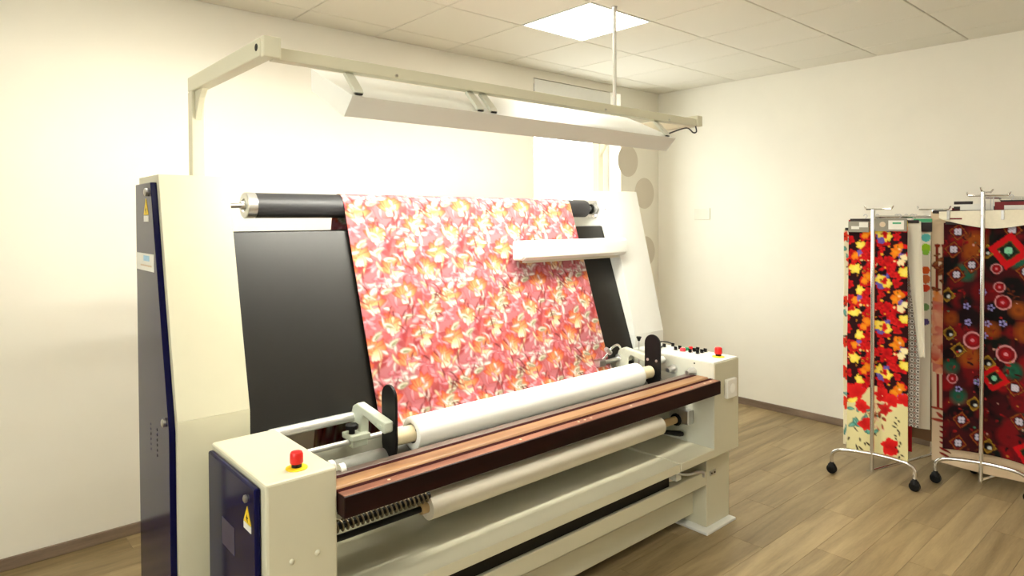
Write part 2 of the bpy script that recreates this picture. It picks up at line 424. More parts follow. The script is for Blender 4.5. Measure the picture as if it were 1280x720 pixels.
# bearing on the inner face
lt('bearing_flange', M_steel, cabR, (CR0, -1.23, 1.80), (-1, 0, 0), [(0, 0), (0, .066), (.008, .066), (.010, .05), (.018, .048), (.022, .03), (.022, 0)], 6)
lt('bearing_housing', M_blackp, cabR, (CR0-0.02, -1.23, 1.80), (-1, 0, 0), [(0, 0), (0, .034), (.012, .032), (.012, 0)], 20)
for a in (0.6, 2.7, 4.2):
    cy('bolt', M_chrome, cabR, (CR0-0.008, -1.23+.052*math.cos(a), 1.80+.052*math.sin(a)), (CR0-0.022, -1.23+.052*math.cos(a), 1.80+.052*math.sin(a)), 0.011, 6)
lt('bearing_flange', M_steel, cabL, (CL1, -1.23, 1.80), (1, 0, 0), [(0, 0), (0, .045), (.008, .045), (.010, .03), (.018, 0)], 24)

# rear cover and the black board
bx('rear_cover', M_paint, MC, CL1, CR0, -0.82, -0.80, 0.12, 0.86)
SL = 0.3324
def boardY(z): return -1.31-(1.688-z)*SL
nz_, ny_ = 0.3155, -0.949
bt, bb = (boardY(1.688), 1.688), (boardY(0.90), 0.90)
th = 0.016
pr('inspection_board', M_black, MC, [bt, bb, (bb[0]+th, bb[1]+th*.33), (bt[0]+th, bt[1]+th*.33)], CL1+0.002, CR0-0.002, 'x', 0.001)

# top roller
rl = cy('top_roller', M_rubber, MC, (-4.605, -1.23, 1.803), (-2.492, -1.23, 1.803), 0.055, 40)
lt('roller_end', M_alu, rl, (-4.605, -1.23, 1.803), (-1, 0, 0), [(0, 0), (-0.002, .0565), (.036, .0565), (.040, .053), (.040, .03), (.034, .028), (.034, .02), (.055, .018), (.055, 0)], 40)
cy('roller_shaft', M_steel, rl, (-4.65, -1.23, 1.803), (CL1+.01, -1.23, 1.80), 0.011, 16)
lt('roller_end', M_alu, rl, (-2.492, -1.23, 1.803), (1, 0, 0), [(0, 0), (0, .05), (.004, .05), (.006, .026), (.03, .024), (.07, .016), (.07, 0)], 24)

# lamp gantry
def rect_arm(x, name):
    p = bx(name, M_paint, MC, x-.025, x+.025, -1.235, -1.183, 1.915, 2.268, bevel=0.004)
    bx('gantry_arm', M_paint, p, x-.025, x+.025, -1.985, -1.183, 2.268, 2.328, bevel=0.004)
    pr('gusset', M_paint, p, [(-1.236, 2.15), (-1.236, 2.267), (-1.33, 2.267), (-1.29, 2.235)], x-.012, x+.012, 'x', 0.002)
    bx('base_plate', M_paint, p, x-.04, x+.04, -1.26, -1.16, 1.9152, 1.921)
    return p
pL = rect_arm(-4.825, 'gantry_post')
lt('cable_hole', M_blackp, pL, (-4.85, -1.955, 2.30), (-1, 0, 0), [(0, 0), (0, .012), (.0012, .012), (.0012, 0)], 16)
pR = rect_arm(-2.33, 'gantry_post')
gb = bx('gantry_beam', M_paint, MC, -4.80, -2.355, -1.975, -1.93, 2.266, 2.308, bevel=0.003)
bx('beam_flange', M_paint, gb, -4.80, -2.355, -1.930, -1.905, 2.300, 2.308)
for x in (-4.34, -3.15, -2.62):
    cy('beam_screw', M_chrome, gb, (x, -1.9755, 2.276), (x, -1.981, 2.276), 0.006, 10)
cx0 = bx('beam_end_block', M_paint, gb, -4.8495, -4.79, -2.012, -1.986, 2.262, 2.33, bevel=0.004)
# lamp housing: sloping top, open towards the board
hp = [(-2.03, 2.170), (-1.965, 2.106), (-1.958, 2.111), (-2.018, 2.170), (-1.706, 2.309), (-1.702, 2.235), (-1.694, 2.235), (-1.697, 2.320)]
lh = pr('lamp_housing', M_paint_w, MC, hp, -4.545, -2.635, 'x', 0.001)
for xa, xb in ((-4.548, -4.54), (-2.64, -2.632)):
    pr('housing_end', M_paint_w, lh, [(-2.03, 2.171), (-1.965, 2.105), (-1.70, 2.234), (-1.697, 2.321)], xa, xb, 'x', 0.001)
for yy, zz in ((-1.92, 2.178), (-1.80, 2.228)):
    cy('lamp_tube', M_tube, lh, (-4.52, yy, zz), (-2.66, yy, zz), 0.013, 12)
def clip(x):
    # flat strap from the beam down to the lamp edge with a dark rubber end
    d = [(-1.952, 2.266), (-2.020, 2.197), (-2.026, 2.184), (-2.014, 2.179), (-2.006, 2.190), (-1.938, 2.2605)]
    c = pr('hanger_strap', M_paint_g, lh, d, x-.018, x+.018, 'x', 0.002)
    return c
for x in (-4.52, -3.975, -3.905, -2.70): clip(x)
for x in (-4.52, -3.975, -3.905, -2.70):
    bx('strap_rubber', M_blackp, lh, x-.013, x+.013, -2.028, -2.018, 2.1765, 2.180)
tb('lamp_cable', M_rubber, lh, smooth_path([(-2.64, -1.99, 2.20), (-2.52, -1.99, 2.235), (-2.45, -1.985, 2.245), (-2.40, -1.985, 2.225), (-2.36, -1.98, 2.235), (-2.355, -1.97, 2.27)]), 0.004, 8)
# rod up to the ceiling
ro = cy('ceiling_rod', M_paint_w, MC, (-2.54, -1.528, 2.235), (-2.54, -1.528, H-0.012), 0.011, 14)
lt('ceiling_rose', M_steel, ro, (-2.54, -1.528, H), (0, 0, -1), [(0, 0), (0, .018), (.012, .012), (.02, .012), (.02, 0)], 16)
bx('rod_bracket', M_paint, ro, -2.555, -2.306, -1.54, -1.516, 2.235, 2.2675)

# small white unit across the right half of the fabric
ub = pr('measuring_unit', M_paint_w, MC, [(-1.50, 1.618), (-1.515, 1.605), (-1.515, 1.53), (-1.49, 1.512), (-1.41, 1.512), (-1.41, 1.618)], -3.262, -2.407, 'x', 0.004)
pr('unit_end', M_paint_w, ub, [(-1.495, 1.610), (-1.508, 1.602), (-1.508, 1.534), (-1.487, 1.519), (-1.418, 1.519), (-1.418, 1.610)], -3.272, -3.262, 'x', 0.003)
bx('unit_rail', M_paint_g, ub, -3.2, -2.41, -1.45, -1.415, 1.495, 1.511)

# control boxes at both ends of the work table
BZ = 0.945
def rounded_box(name, m, parent, *c, bevel=0.008):
    return bx(name, m, parent, *c, bevel=bevel)
bL = rounded_box('control_box', M_paint, MC, -4.91, -4.68, -2.155, -1.64, 0.45, BZ, bevel=0.008)
bx('box_door', M_navy, bL, -4.93, -4.911, -2.118, -1.668, 0.46, 0.927, bevel=0.006)
lt('lock', M_steel, bL, (-4.93, -2.046, 0.878), (-1, 0, 0), [(0, 0), (0, .012), (.006, .012), (.009, .007), (.009, 0)], 16)
warn(bL, -4.93, -2.055, 0.782, 0.075, 0.062)
bx('name_plate', M_labelgrey, bL, -4.9312, -4.93, -1.935, -1.815, 0.655, 0.745)
for x in (-4.832, -4.749):
    lt('dome_screw', M_paint, bL, (x, -2.155, 0.689), (0, -1, 0), [(0, .009), (.003, .008), (.006, .004), (.007, 0)], 14)
def estop(parent, x, y, z):
    lt('stop_collar', M_yellow, parent, (x, y, z), (0, 0, 1), [(0, 0), (0, .034), (.003, .034), (.005, .026), (.005, 0)], 28)
    lt('stop_neck', M_blackp, parent, (x, y, z+.005), (0, 0, 1), [(0, 0), (0, .016), (.014, .016), (.014, 0)], 20)
    lt('stop_button', M_red, parent, (x, y, z+.017), (0, 0, 1), [(0, 0), (0, .019), (.004, .021), (.030, .0205), (.036, .018), (.038, .012), (.038, 0)], 28)
estop(bL, -4.783, -2.081, BZ)
lt('roller_cap', M_paint_w, bL, (-4.68, -2.095, 0.925), (1, 0, 0), [(0, 0), (0, .022), (.014, .022), (.02, .016), (.02, 0)], 24)
bR = rounded_box('control_box', M_paint_g, MC, -2.46, -2.21, -2.155, -1.60, 0.45, BZ, bevel=0.006)
bx('front_cover', M_paint, bR, -2.4585, -2.2115, -2.1585, -2.155, 0.455, BZ-0.004)
bx('top_cover', M_paint_w, bR, -2.4585, -2.2115, -2.153, -1.605, BZ-.003, BZ+.003)
estop(bR, -2.30, -2.085, BZ+.003)
def pushb(x, y, m, name='push_button', r=.013, h=.012):
    lt('button_ring', M_chrome, bR, (x, y, BZ+.003), (0, 0, 1), [(0, 0), (0, r+.003), (.004, r+.003), (.005, r), (.005, 0)], 18)
    lt(name, m, bR, (x, y, BZ+.008), (0, 0, 1), [(0, 0), (0, r), (h, r*.95), (h+.003, r*.7), (h+.003, 0)], 18)
pushb(-2.325, -1.865, M_pink, r=.017, h=.014); pushb(-2.285, -1.868, M_green, r=.014); pushb(-2.245, -1.866, M_red, r=.014)
def selector(x, y):
    lt('button_ring', M_chrome, bR, (x, y, BZ+.003), (0, 0, 1), [(0, 0), (0, .015), (.004, .015), (.006, .011), (.006, 0)], 18)
    bm = NB(); lathe(bm, (x, y, BZ+.009), (0, 0, 1), [(0, 0), (0, .010), (.006, .010), (.006, 0)], 16); box(bm, x-.003, x+.003, y-.010, y+.010, BZ+.015, BZ+.026)
    obj('selector_knob', bm, M_blackp, bR, 0, True)
for x, y in ((-2.325, -1.815), (-2.285, -1.817), (-2.325, -1.915), (-2.285, -1.917), (-2.245, -1.915), (-2.325, -1.965), (-2.285, -1.968), (-2.245, -1.966), (-2.245, -1.74), (-2.30, -1.715)): selector(x, y)
bx('socket', M_label, bR, -2.365, -2.262, -2.182, -2.1585, 0.735, 0.842, bevel=0.006)
cy('socket_face', M_paper, bR, (-2.3135, -2.182, 0.79), (-2.3135, -2.1835, 0.79), 0.026, 20)
cy('pinhole', M_blackp, bR, (-2.461, -2.032, 0.926), (-2.4595, -2.032, 0.926), 0.005, 8)
for yy, zz in ((-1.895, .872), (-2.022, .878)):
    lt('bearing_block', M_steel, bR, (-2.46, yy, zz), (-1, 0, 0), [(0, 0), (0, .026), (.018, .024), (.03, .014), (.06, .013), (.06, 0)], 16)
tb('control_cable', M_blackp, bR, smooth_path([(-2.245, -1.74, BZ+.02), (-2.26, -1.70, BZ+.03), (-2.30, -1.66, BZ+.028), (-2.36, -1.66, BZ+.02), (-2.40, -1.70, BZ+.012), (-2.38, -1.735, BZ+.01), (-2.30, -1.715, BZ+.02)]), 0.004, 8)
# lower side walls under the right box
# plate and shelf
pr('front_tray', M_paint, MC, [(-2.155, .472), (-2.155, .428), (-2.15, .428), (-2.15, .45), (-1.60, .43), (-1.60, .452)], -4.66, -2.775, 'x', 0.002)
bx('tray_end', M_paint, MC, -2.772, -2.205, -2.158, -1.60, .428, .4735, bevel=0.004)
pr('rear_apron', M_paint_g, MC, [(-1.605, .45), (-1.605, .80), (-1.598, .80), (-1.598, .45)], -4.66, -2.46, 'x')
bx('tray_gap_shade', M_blackp, MC, -4.66, -2.775, -2.085, -1.62, .30, .427)  # black box painting in the shade of the opening below the tray
bx('added_shade_pan', M_blackp, MC, -4.70, -2.42, -1.96, -.86, .05, .075)  # dark pan added to throw shade on the floor under the machine
bx('rear_wall', M_paint_g, MC, -4.70, -2.42, -.84, -.83, .075, .44)
bx('cross_rail', M_paint, MC, -4.68, -2.447, -2.102, -2.05, .256, .333, bevel=0.005)
bx('cross_rail', M_paint, MC, -4.68, -2.447, -2.018, -1.97, .070, .195, bevel=0.005)
lg = []
for x0, x1 in ((-4.91, -4.675), (-2.445, -2.21)):
    c = bx('leg_column', M_paint, MC, x0, x1, -2.10, -1.92, .016, .428, bevel=0.004)
    bx('foot_plate', M_paint_w, c, x0-.055, x1+.008, -2.140, -1.88, 0, .016, bevel=0.004)
    if x0 > -3:
        bx('cable_clip', M_steel, c, x0+.03, x0+.085, -2.108, -2.1005, .30, .326)
        for dx in (.04, .07): cy('clip_screw', M_blackp, c, (x0+dx, -2.108, .313), (x0+dx, -2.111, .313), .005, 8)
bx('floor_skid', M_paint_g, MC, -5.0, -4.72, -1.57, -1.06, 0, .03)
hk = tb('tray_latch', M_steel, MC, smooth_path([(-2.76, -2.12, .41), (-2.70, -2.15, .395), (-2.62, -2.15, .385), (-2.56, -2.15, .37), (-2.55, -2.15, .345)]), 0.008, 8)
bx('latch_block', M_paint_g, MC, -2.775, -2.73, -2.13, -2.06, .37, .425, bevel=0.004)

# wooden front edge: front beam, ledge, plank and rear strip
bx('front_beam', M_mahog, MC, -4.678, -2.464, -2.20, -2.146, .787, .857, bevel=0.003)
bx('beam_ledge', M_ledge, MC, -4.676, -2.466, -2.196, -2.147, .857, .8595, bevel=0.001)
bx('joint_groove', M_groove, MC, -4.676, -2.466, -2.154, -2.134, .80, .8606)
pr('wood_plank', M_oakred, MC, [(-2.135, .80), (-2.135, .861), (-2.128, .868), (-2.062, .868), (-2.062, .80)], -4.676, -2.478, 'x', 0.003)
bx('joint_groove', M_groove, MC, -4.676, -2.49, -2.066, -2.046, .80, .8692)
bx('rear_strip', M_strip, MC, -4.676, -2.50, -2.046, -2.005, .79, .870, bevel=0.003)
for x in (-4.50, -3.90, -3.56, -3.52, -3.48, -3.2, -2.70, -2.58, -2.52):
    bm = NB(); lathe(bm, (x, -2.172, .8595), (0, 0, 1), [(0, .006), (.0008, .005), (.0012, 0)], 12); obj('brass_marker', bm, M_pink if x in (-2.70,) else M_labeltan, MC, 0, True)

# carrier roller under the winding shaft, with its white end disc
cr = cy('carrier_roller', M_rollgrey, MC, (-4.655, -1.785, 0.772), (-2.47, -1.785, 0.772), 0.046, 32)
lt('roller_disc', M_paper, cr, (-4.60, -2.005, 0.868), (1, 0, 0), [(0, 0), (0, .022), (.02, .022), (.02, 0)], 24)
cy('carrier_roller', M_rollgrey, MC, (-4.655, -1.925, 0.775), (-2.47, -1.925, 0.775), 0.044, 32)

# guide rods and the two plate holders
cy('guide_rod', M_satin, MC, (-4.685, -1.60, .912), (-4.315, -1.60, .912), .020, 20)
cy('guide_rod', M_satin, MC, (-4.685, -1.665, .832), (-2.462, -1.665, .832), .0115, 16)
cy('guide_rod', M_satin, MC, (-2.60, -1.60, .912), (-2.458, -1.60, .912), .020, 20)
def holder(xp, side):
    """casting that carries the black end plate; side = +1 when the arm stands left of the plate"""
    x0, x1 = (xp-.045, xp-.006) if side > 0 else (xp+.006, xp+.045)
    arm = pr('plate_holder', M_cast, MC, [(-1.865, .945), (-1.865, .905), (-1.85, .898), (-1.690, .935), (-1.672, .92), (-1.668, .846), (-1.578, .846), (-1.578, .905), (-1.600, .958), (-1.635, .975)], x0, x1, 'x', 0.006)
    xa, xb = (x0-.055, x0+.03) if side > 0 else (x1-.03, x1+.055)
    bx('holder_foot', M_cast, arm, xa, xb, -1.70, -1.61, .838, .862, bevel=0.004)
    bx('rod_clamp', M_cast, arm, xa+.01, xb-.005, -1.685, -1.645, .808, .838, bevel=0.004)
    xk = xa+.02
    lt('clamp_knob', M_blackp, arm, (xk, -1.66, .862), (0, 0, 1), [(0, 0), (0, .013), (.016, .012), (.020, .026), (.036, .027), (.040, .022), (.040, 0)], 9)
    for yy in (-1.795, -1.83):
        cy('cap_screw', M_cast, arm, (x0-.002, yy, .925), (x0, yy, .925), .007, 10)
    return arm
hL = holder(-4.29, 1)
hR = holder(-2.60, -1)
def end_plate(xp, yc, hol):
    bm = NB(); pts = []
    for k in range(13): a = math.pi*k/12; pts.append((yc+.053*math.cos(a), 1.028+.053*math.sin(a)))
    pts += [(yc-.053, .84), (yc-.042, .80), (yc-.02, .787), (yc+.02, .787), (yc+.042, .80), (yc+.053, .84)]
    prism(bm, pts, xp-.006, xp+.006, 'x'); p = obj('end_plate', bm, M_blackp, MC, 0.002)
    for yy in (yc+.03, yc-.03):
        cy('plate_screw', M_alu, p, (xp-.006, yy, .936), (xp-.010, yy, .936), .0075, 12)
    return p
end_plate(-4.29, -1.825, hL); end_plate(-2.60, -1.852, hR)
# edge sensor on the right rod
sn = tb('edge_sensor_arm', M_chrome, MC, smooth_path([(-2.56, -1.60, .935), (-2.60, -1.60, .985), (-2.66, -1.60, .975), (-2.72, -1.60, .93), (-2.76, -1.60, .91)]), .008, 10)
lt('sensor_head', M_alu, sn, (-2.70, -1.625, .955), (-.8, 0, .6), [(0, 0), (0, .014), (.03, .016), (.05, .012), (.05, 0)], 16)
bx('sensor_block', M_steel, sn, -2.80, -2.74, -1.63, -1.57, .885, .925, bevel=0.006)
cy('sensor_bar', M_steel, sn, (-2.80, -1.60, .895), (-2.60, -1.60, .905), .013, 14)
kn = cy('threaded_rod', M_steel, MC, (-2.545, -1.712, .84), (-2.545, -1.712, 1.022), .004, 10)
lt('cone_knob', M_blackp, kn, (-2.545, -1.712, 1.018), (0, 0, 1), [(0, 0), (0, .006), (.024, .016), (.026, .014), (.026, 0)], 14)
lt('brake_knob', M_paper, MC, (-2.465, -1.823, .915), (-1, 0, 0), [(0, 0), (0, .02), (.02, .02), (.03, .014), (.03, 0)], 18)

# rollers below the table
cy('spread_roller', M_blackp, MC, (-4.675, -1.86, .69), (-2.47, -1.86, .69), .032, 20)
bm = NB(); pts = []
for k in range(0, 22*12+1):
    a = 2*math.pi*k/12; pts.append((-4.66+.43*k/(22*12), -2.0+.019*math.cos(a), .672+.019*math.sin(a)))
tube(bm, pts, .004, 6)
sp = obj('spiral_spring', bm, M_spring, MC, 0, True)
cy('spring_shaft', M_blackp, sp, (-4.68, -2.0, .672), (-4.22, -2.0, .672), .012, 12)
lt('roll_chuck', M_blackp, MC, (-2.53, -1.95, .602), (1, 0, 0), [(0, 0), (0, .03), (.015, .036), (.03, .024), (.07, .02), (.07, 0)], 12)
bx('chuck_bracket', M_steel, MC, -2.515, -2.462, -2.03, -1.90, .585, .665, bevel=0.006)
lt('hand_lever', M_blackp, MC, (-2.60, -1.93, .545), (.9, -.4, -.2), [(0, 0), (0, .012), (.10, .016), (.12, .012), (.12, 0)], 12)
bx('chuck_bracket', M_steel, MC, -4.68, -4.62, -2.0, -1.90, .56, .64, bevel=0.006)
cy('roll_axle', M_blackp, MC, (-4.63, -1.95, .603), (-4.225, -1.95, .603), .012, 14)

# ------------------------------------------------------------------ rolls lying in the machine
wr = thing('paper_roll', (-3.435, -1.845, .807), 'thick white roll on the winding shaft in front of the printed fabric', 'roll')
R0, R1 = .066, .034
lt('roll_body', M_paper, wr, (-4.205, -1.845, .871), (1, 0, 0), [(.004, .040), (0, .046), (0, .060), (.004, R0), (1.466, R0), (1.47, .060), (1.47, .046), (1.466, .040)], 48)
lt('roll_core', M_core, wr, (-4.283, -1.845, .871), (1, 0, 0), [(0, 0), (0, R1), (1.665, R1), (1.668, .031), (1.668, 0)], 36)
for k in range(3):
    a = 0.5+2.1*k
    bx('core_wedge', M_blackp, wr, -4.20, -4.17, -1.845+.037*math.cos(a)-.004, -1.845+.037*math.cos(a)+.004, .871+.037*math.sin(a)-.004, .871+.037*math.sin(a)+.004)
lr = thing('paper_roll', (-3.44, -1.95, .55), 'cream paper roll under the dark wooden beam of the machine', 'roll')
lt('roll_body', M_paper2, lr, (-4.20, -1.95, .603), (1, 0, 0), [(0, .022), (0, .050), (1.52, .050), (1.52, .022)], 40)
lt('roll_core', M_corebrown, lr, (-4.23, -1.95, .603), (1, 0, 0), [(0, 0), (0, .021), (1.70, .021), (1.70, 0)], 24)

# ------------------------------------------------------------------ prints
class Canvas:
    def __init__(s, w, h, bg, wrap=True):
        s.w, s.h, s.wrap = w, h, wrap
        s.a = np.zeros((h, w, 3)); s.a[:] = np.array(s2l(bg))
    def _win(s, cx, cy, R):
        xs = np.arange(int(math.floor(cx-R)), int(math.ceil(cx+R))+1); ys = np.arange(int(math.floor(cy-R)), int(math.ceil(cy+R))+1)
        X, Y = np.meshgrid(xs, ys)
        if s.wrap: return X-cx, Y-cy, X % s.w, Y % s.h
        k = (X >= 0) & (X < s.w) & (Y >= 0) & (Y < s.h)
        return (X-cx)[k], (Y-cy)[k], X[k], Y[k]
    def _mix(s, ix, iy, al, col):
        al = np.clip(al, 0, 1)[..., None]; s.a[iy, ix] = s.a[iy, ix]*(1-al)+col*al
    def petal(s, cx, cy, L, W, ang, c0, c1, line=None, bend=0.0, alpha=1.0, soft=0.9):
        dx, dy, ix, iy = s._win(cx, cy, max(L, W)+2)
        ca, sa = math.cos(ang), math.sin(ang)
        t = (dx*ca+dy*sa)/L; v = (-dx*sa+dy*ca)-bend*L*(t*t)
        wd = W*np.sqrt(np.clip(1-np.abs(t)**1.7, 0, 1))*(1-.25*t)
        d = wd-np.abs(v); d[np.abs(t) > 1] = -9
        al = np.clip(d/soft+.5, 0, 1)*alpha
        g = np.clip(t*.5+.5, 0, 1)[..., None]
        col = np.array(s2l(c0))*(1-g)+np.array(s2l(c1))*g
        if line is not None:
            e = (np.clip(1.6-d, 0, 1)*.7)[..., None]; col = col*(1-e)+np.array(s2l(line))*e
        s._mix(ix, iy, al, col)
    def disc(s, cx, cy, r, c, r0=0, soft=.9, sy=1.0):
        dx, dy, ix, iy = s._win(cx, cy, r+2); q = np.sqrt(dx*dx+(dy/sy)**2)
        s._mix(ix, iy, np.clip((r-q)/soft+.5, 0, 1)*np.clip((q-r0)/soft+.5, 0, 1), np.array(s2l(c)))
    def diamond(s, cx, cy, r, c, r0=0, ang=0, soft=.9):
        dx, dy, ix, iy = s._win(cx, cy, r*1.5+2); ca, sa = math.cos(ang), math.sin(ang)
        q = np.abs(dx*ca+dy*sa)+np.abs(-dx*sa+dy*ca)
        s._mix(ix, iy, np.clip((r-q)/soft+.5, 0, 1)*np.clip((q-r0)/soft+.5, 0, 1), np.array(s2l(c)))
    def rect(s, x0, x1, y0, y1, c):
        s.a[max(0,int(y0)):int(y1), max(0,int(x0)):int(x1)] = np.array(s2l(c))
    def flower(s, cx, cy, r, c0, c1, centre, n=6, rot=0, line=None):
        for k in range(n):
            a = rot+2*math.pi*k/n
            s.petal(cx+math.cos(a)*r*.5, cy+math.sin(a)*r*.5, r*.58, r*.38, a, c0, c1, line)
        s.disc(cx, cy, r*.2, centre)
    def sample(s, u, v):
        """u, v in canvas pixels"""
        if s.wrap: return s.a[np.floor(v).astype(int) % s.h, np.floor(u).astype(int) % s.w]
        return s.a[np.clip(np.floor(v).astype(int), 0, s.h-1), np.clip(np.floor(u).astype(int), 0, s.w-1)]

R = random.Random(3)
def U(a, b): return R.uniform(a, b)

def leaf_print():
    T = 104
    c = Canvas(T, T, (196, 128, 132))
    for k in range(90): c.petal(U(0,T), U(0,T), U(6,13), U(3,7), U(0,6.3), [(178,62,62),(222,138,142),(190,92,84),(214,110,120)][k%4], [(232,160,160),(160,62,66),(226,120,110)][k%3], (170,78,80), U(-.4,.4), .8, 2)
    for k in range(44): c.petal(U(0,T), U(0,T), U(5,10), U(1.8,3.6), U(0,6.3), (244,194,198), (220,124,136), (164,72,80), U(-.4,.4))
    fans = [(14,20),(58,12),(88,36),(34,46),(72,62),(8,70),(48,86),(92,90)]
    for x, y in fans:
        for k in range(7):
            a = -1.57+(k-3)*.40+U(-.1,.1)
            c.petal(x+math.cos(a)*8, y+8+math.sin(a)*9, 11, 4.6, a, (252,222,150), (222,84,54), (176,70,58), U(-.2,.2))
        for k in range(4):
            c.petal(x+U(-5,5), y+10, 6, 2.2, -1.57+U(-.6,.6), (254,248,226), (246,200,140))
    for k in range(34): c.petal(U(0,T), U(0,T), U(4,9), U(1.5,3.0), U(0,6.3), (244,198,204), (220,130,140), (160,76,80), U(-.5,.5))
    for k in range(46): c.petal(U(0,T), U(0,T), U(4,9), U(1.5,2.8), U(0,6.3), (254,252,244), (248,228,220), (140,98,90), U(-.5,.5))
    for k in range(16): c.petal(U(0,T), U(0,T), U(5,9), U(1.6,2.8), U(.8,2.2), (254,246,208), (242,196,140), (166,100,80), U(-.4,.4))
    for k in range(12):
        x, y, a = U(0,T), U(0,T), U(-.6,.6)
        c.petal(x, y, 8, 3.2, a, (252,248,230), (226,226,196), (110,106,84)); c.petal(x, y+.6, 5, 1.3, a, (136,146,112), (170,174,136))
    for k in range(26): c.petal(U(0,T), U(0,T), U(4,9), .9, U(.5,2.5), (112,44,48), (140,62,60), None, U(-.3,.3))
    return c
def floral_print():
    T = 70; HH = 300
    c = Canvas(T, HH, (40, 8, 12), False)
    P = 58
    def blob(x, y, r, c0, c1, n=6, j=.45, line=None):
        for k in range(n):
            a = 2*math.pi*k/n+U(-j,j); q = r*U(.35,.6)
            c.petal(x+math.cos(a)*q, y+math.sin(a)*q, r*U(.4,.62), r*U(.3,.45), a+U(-.6,.6), c0, c1, line)
    items = []
    for k in range(34): items.append((U(0,T), U(0,P), U(5,8), (150,6,12), (224,20,24)))
    for k in range(7): items.append((U(0,T), U(0,P), U(3.5,5), (120,100,180), (90,80,170)))
    for k in range(9): items.append((U(0,T), U(0,P), U(3,5), (18,8,16), (30,10,18)))
    for (x, y) in ((24,14),(56,40),(8,46),(60,34),(20,20)): items.append((x, y, U(5,7.5), (244,160,24), (232,100,14)))
    for (x, y) in ((46,20),(38,16),(14,32),(66,6),(8,4)): items.append((x, y, U(6,8), (252,236,110), (244,206,50)))
    for (x, y) in ((62,52),(66,46),(30,54)): items.append((x, y, 5, (250,242,196), (244,222,160)))
    for k in range(12): items.append((U(0,T), U(0,P), U(3,5), (170,8,14), (230,34,30)))
    for k in range(18): items.append((U(0,T), U(0,P), U(1,2), [(246,200,50),(250,236,180),(20,8,10)][k%3], (236,150,30)))
    for (x, y, r, c0, c1) in items:
        for o in range(-1, 5): blob(x, y+o*P, r, c0, c1)
    Y0 = 222
    for x in range(T):
        yb = Y0+10*math.sin(x*.12+1)-(x-35)*.25
        c.a[int(yb):, x] = np.array(s2l((226,216,160)))
    for (x, y, r) in ((10,222,12),(40,222,10),(52,226,9),(66,222,9)): blob(x, y, r, (196,18,18), (224,34,30), 8)
    for k in range(20): c.petal(U(4,34), U(240,272), U(4,6), U(1.6,2.8), U(0,6.3), (70,150,140), (130,190,170), (30,70,60))
    for k in range(24): c.petal(U(28,46), U(232,264), U(3,5), U(1,2), U(0,6.3), [(90,60,30),(236,220,180)][k%2], (190,60,40))
    blob(18, 240, 10, (190,16,16), (228,40,34), 9); blob(22, 262, 9, (186,14,16), (226,36,30), 9); blob(44, 238, 8, (160,14,16), (210,40,34), 7); blob(50, 284, 12, (180,10,12), (226,30,26), 10)
    for k in range(10): c.petal(U(2,32), U(270,298), U(2,5), 1.0, U(.6,2.4), (30,16,14), (60,20,20))
    for k in range(14): c.petal(57+3*math.sin(k*1.7)+k*.3, 246+k*3.8, U(1.5,3.5), .9, U(0,3), (26,16,12), (50,30,20))
    return c
def teal_print():
    T = 70; HH = 300
    c = Canvas(T, HH, (236, 226, 190), False)
    for k in range(60): c.petal(U(0,T), U(0,HH), U(4,8), U(2,4), U(0,6.3), (80,150,140), (140,196,176), (40,80,70))
    for k in range(34): c.flower(U(0,T), U(0,HH), U(7,12), (214,70,30), (226,40,30), (120,20,10), 6, k)
    for k in range(30): c.petal(U(0,T), U(0,HH), U(3,6), 1, U(0,6.3), (30,20,16), (60,30,20))
    return c
def daisy_print():
    c = Canvas(24, 24, (196, 188, 172))
    for (x, y) in ((6,6),(18,6),(6,18),(18,18)):
        c.disc(x, y, 5.6, (84,70,64)); c.disc(x, y, 4.4, (236,232,222)); c.disc(x, y, 2.0, (36,30,28))
    for (x, y) in ((0,12),(12,12),(0,0),(12,0)): c.disc(x, y, 1.6, (150,50,48))
    return c
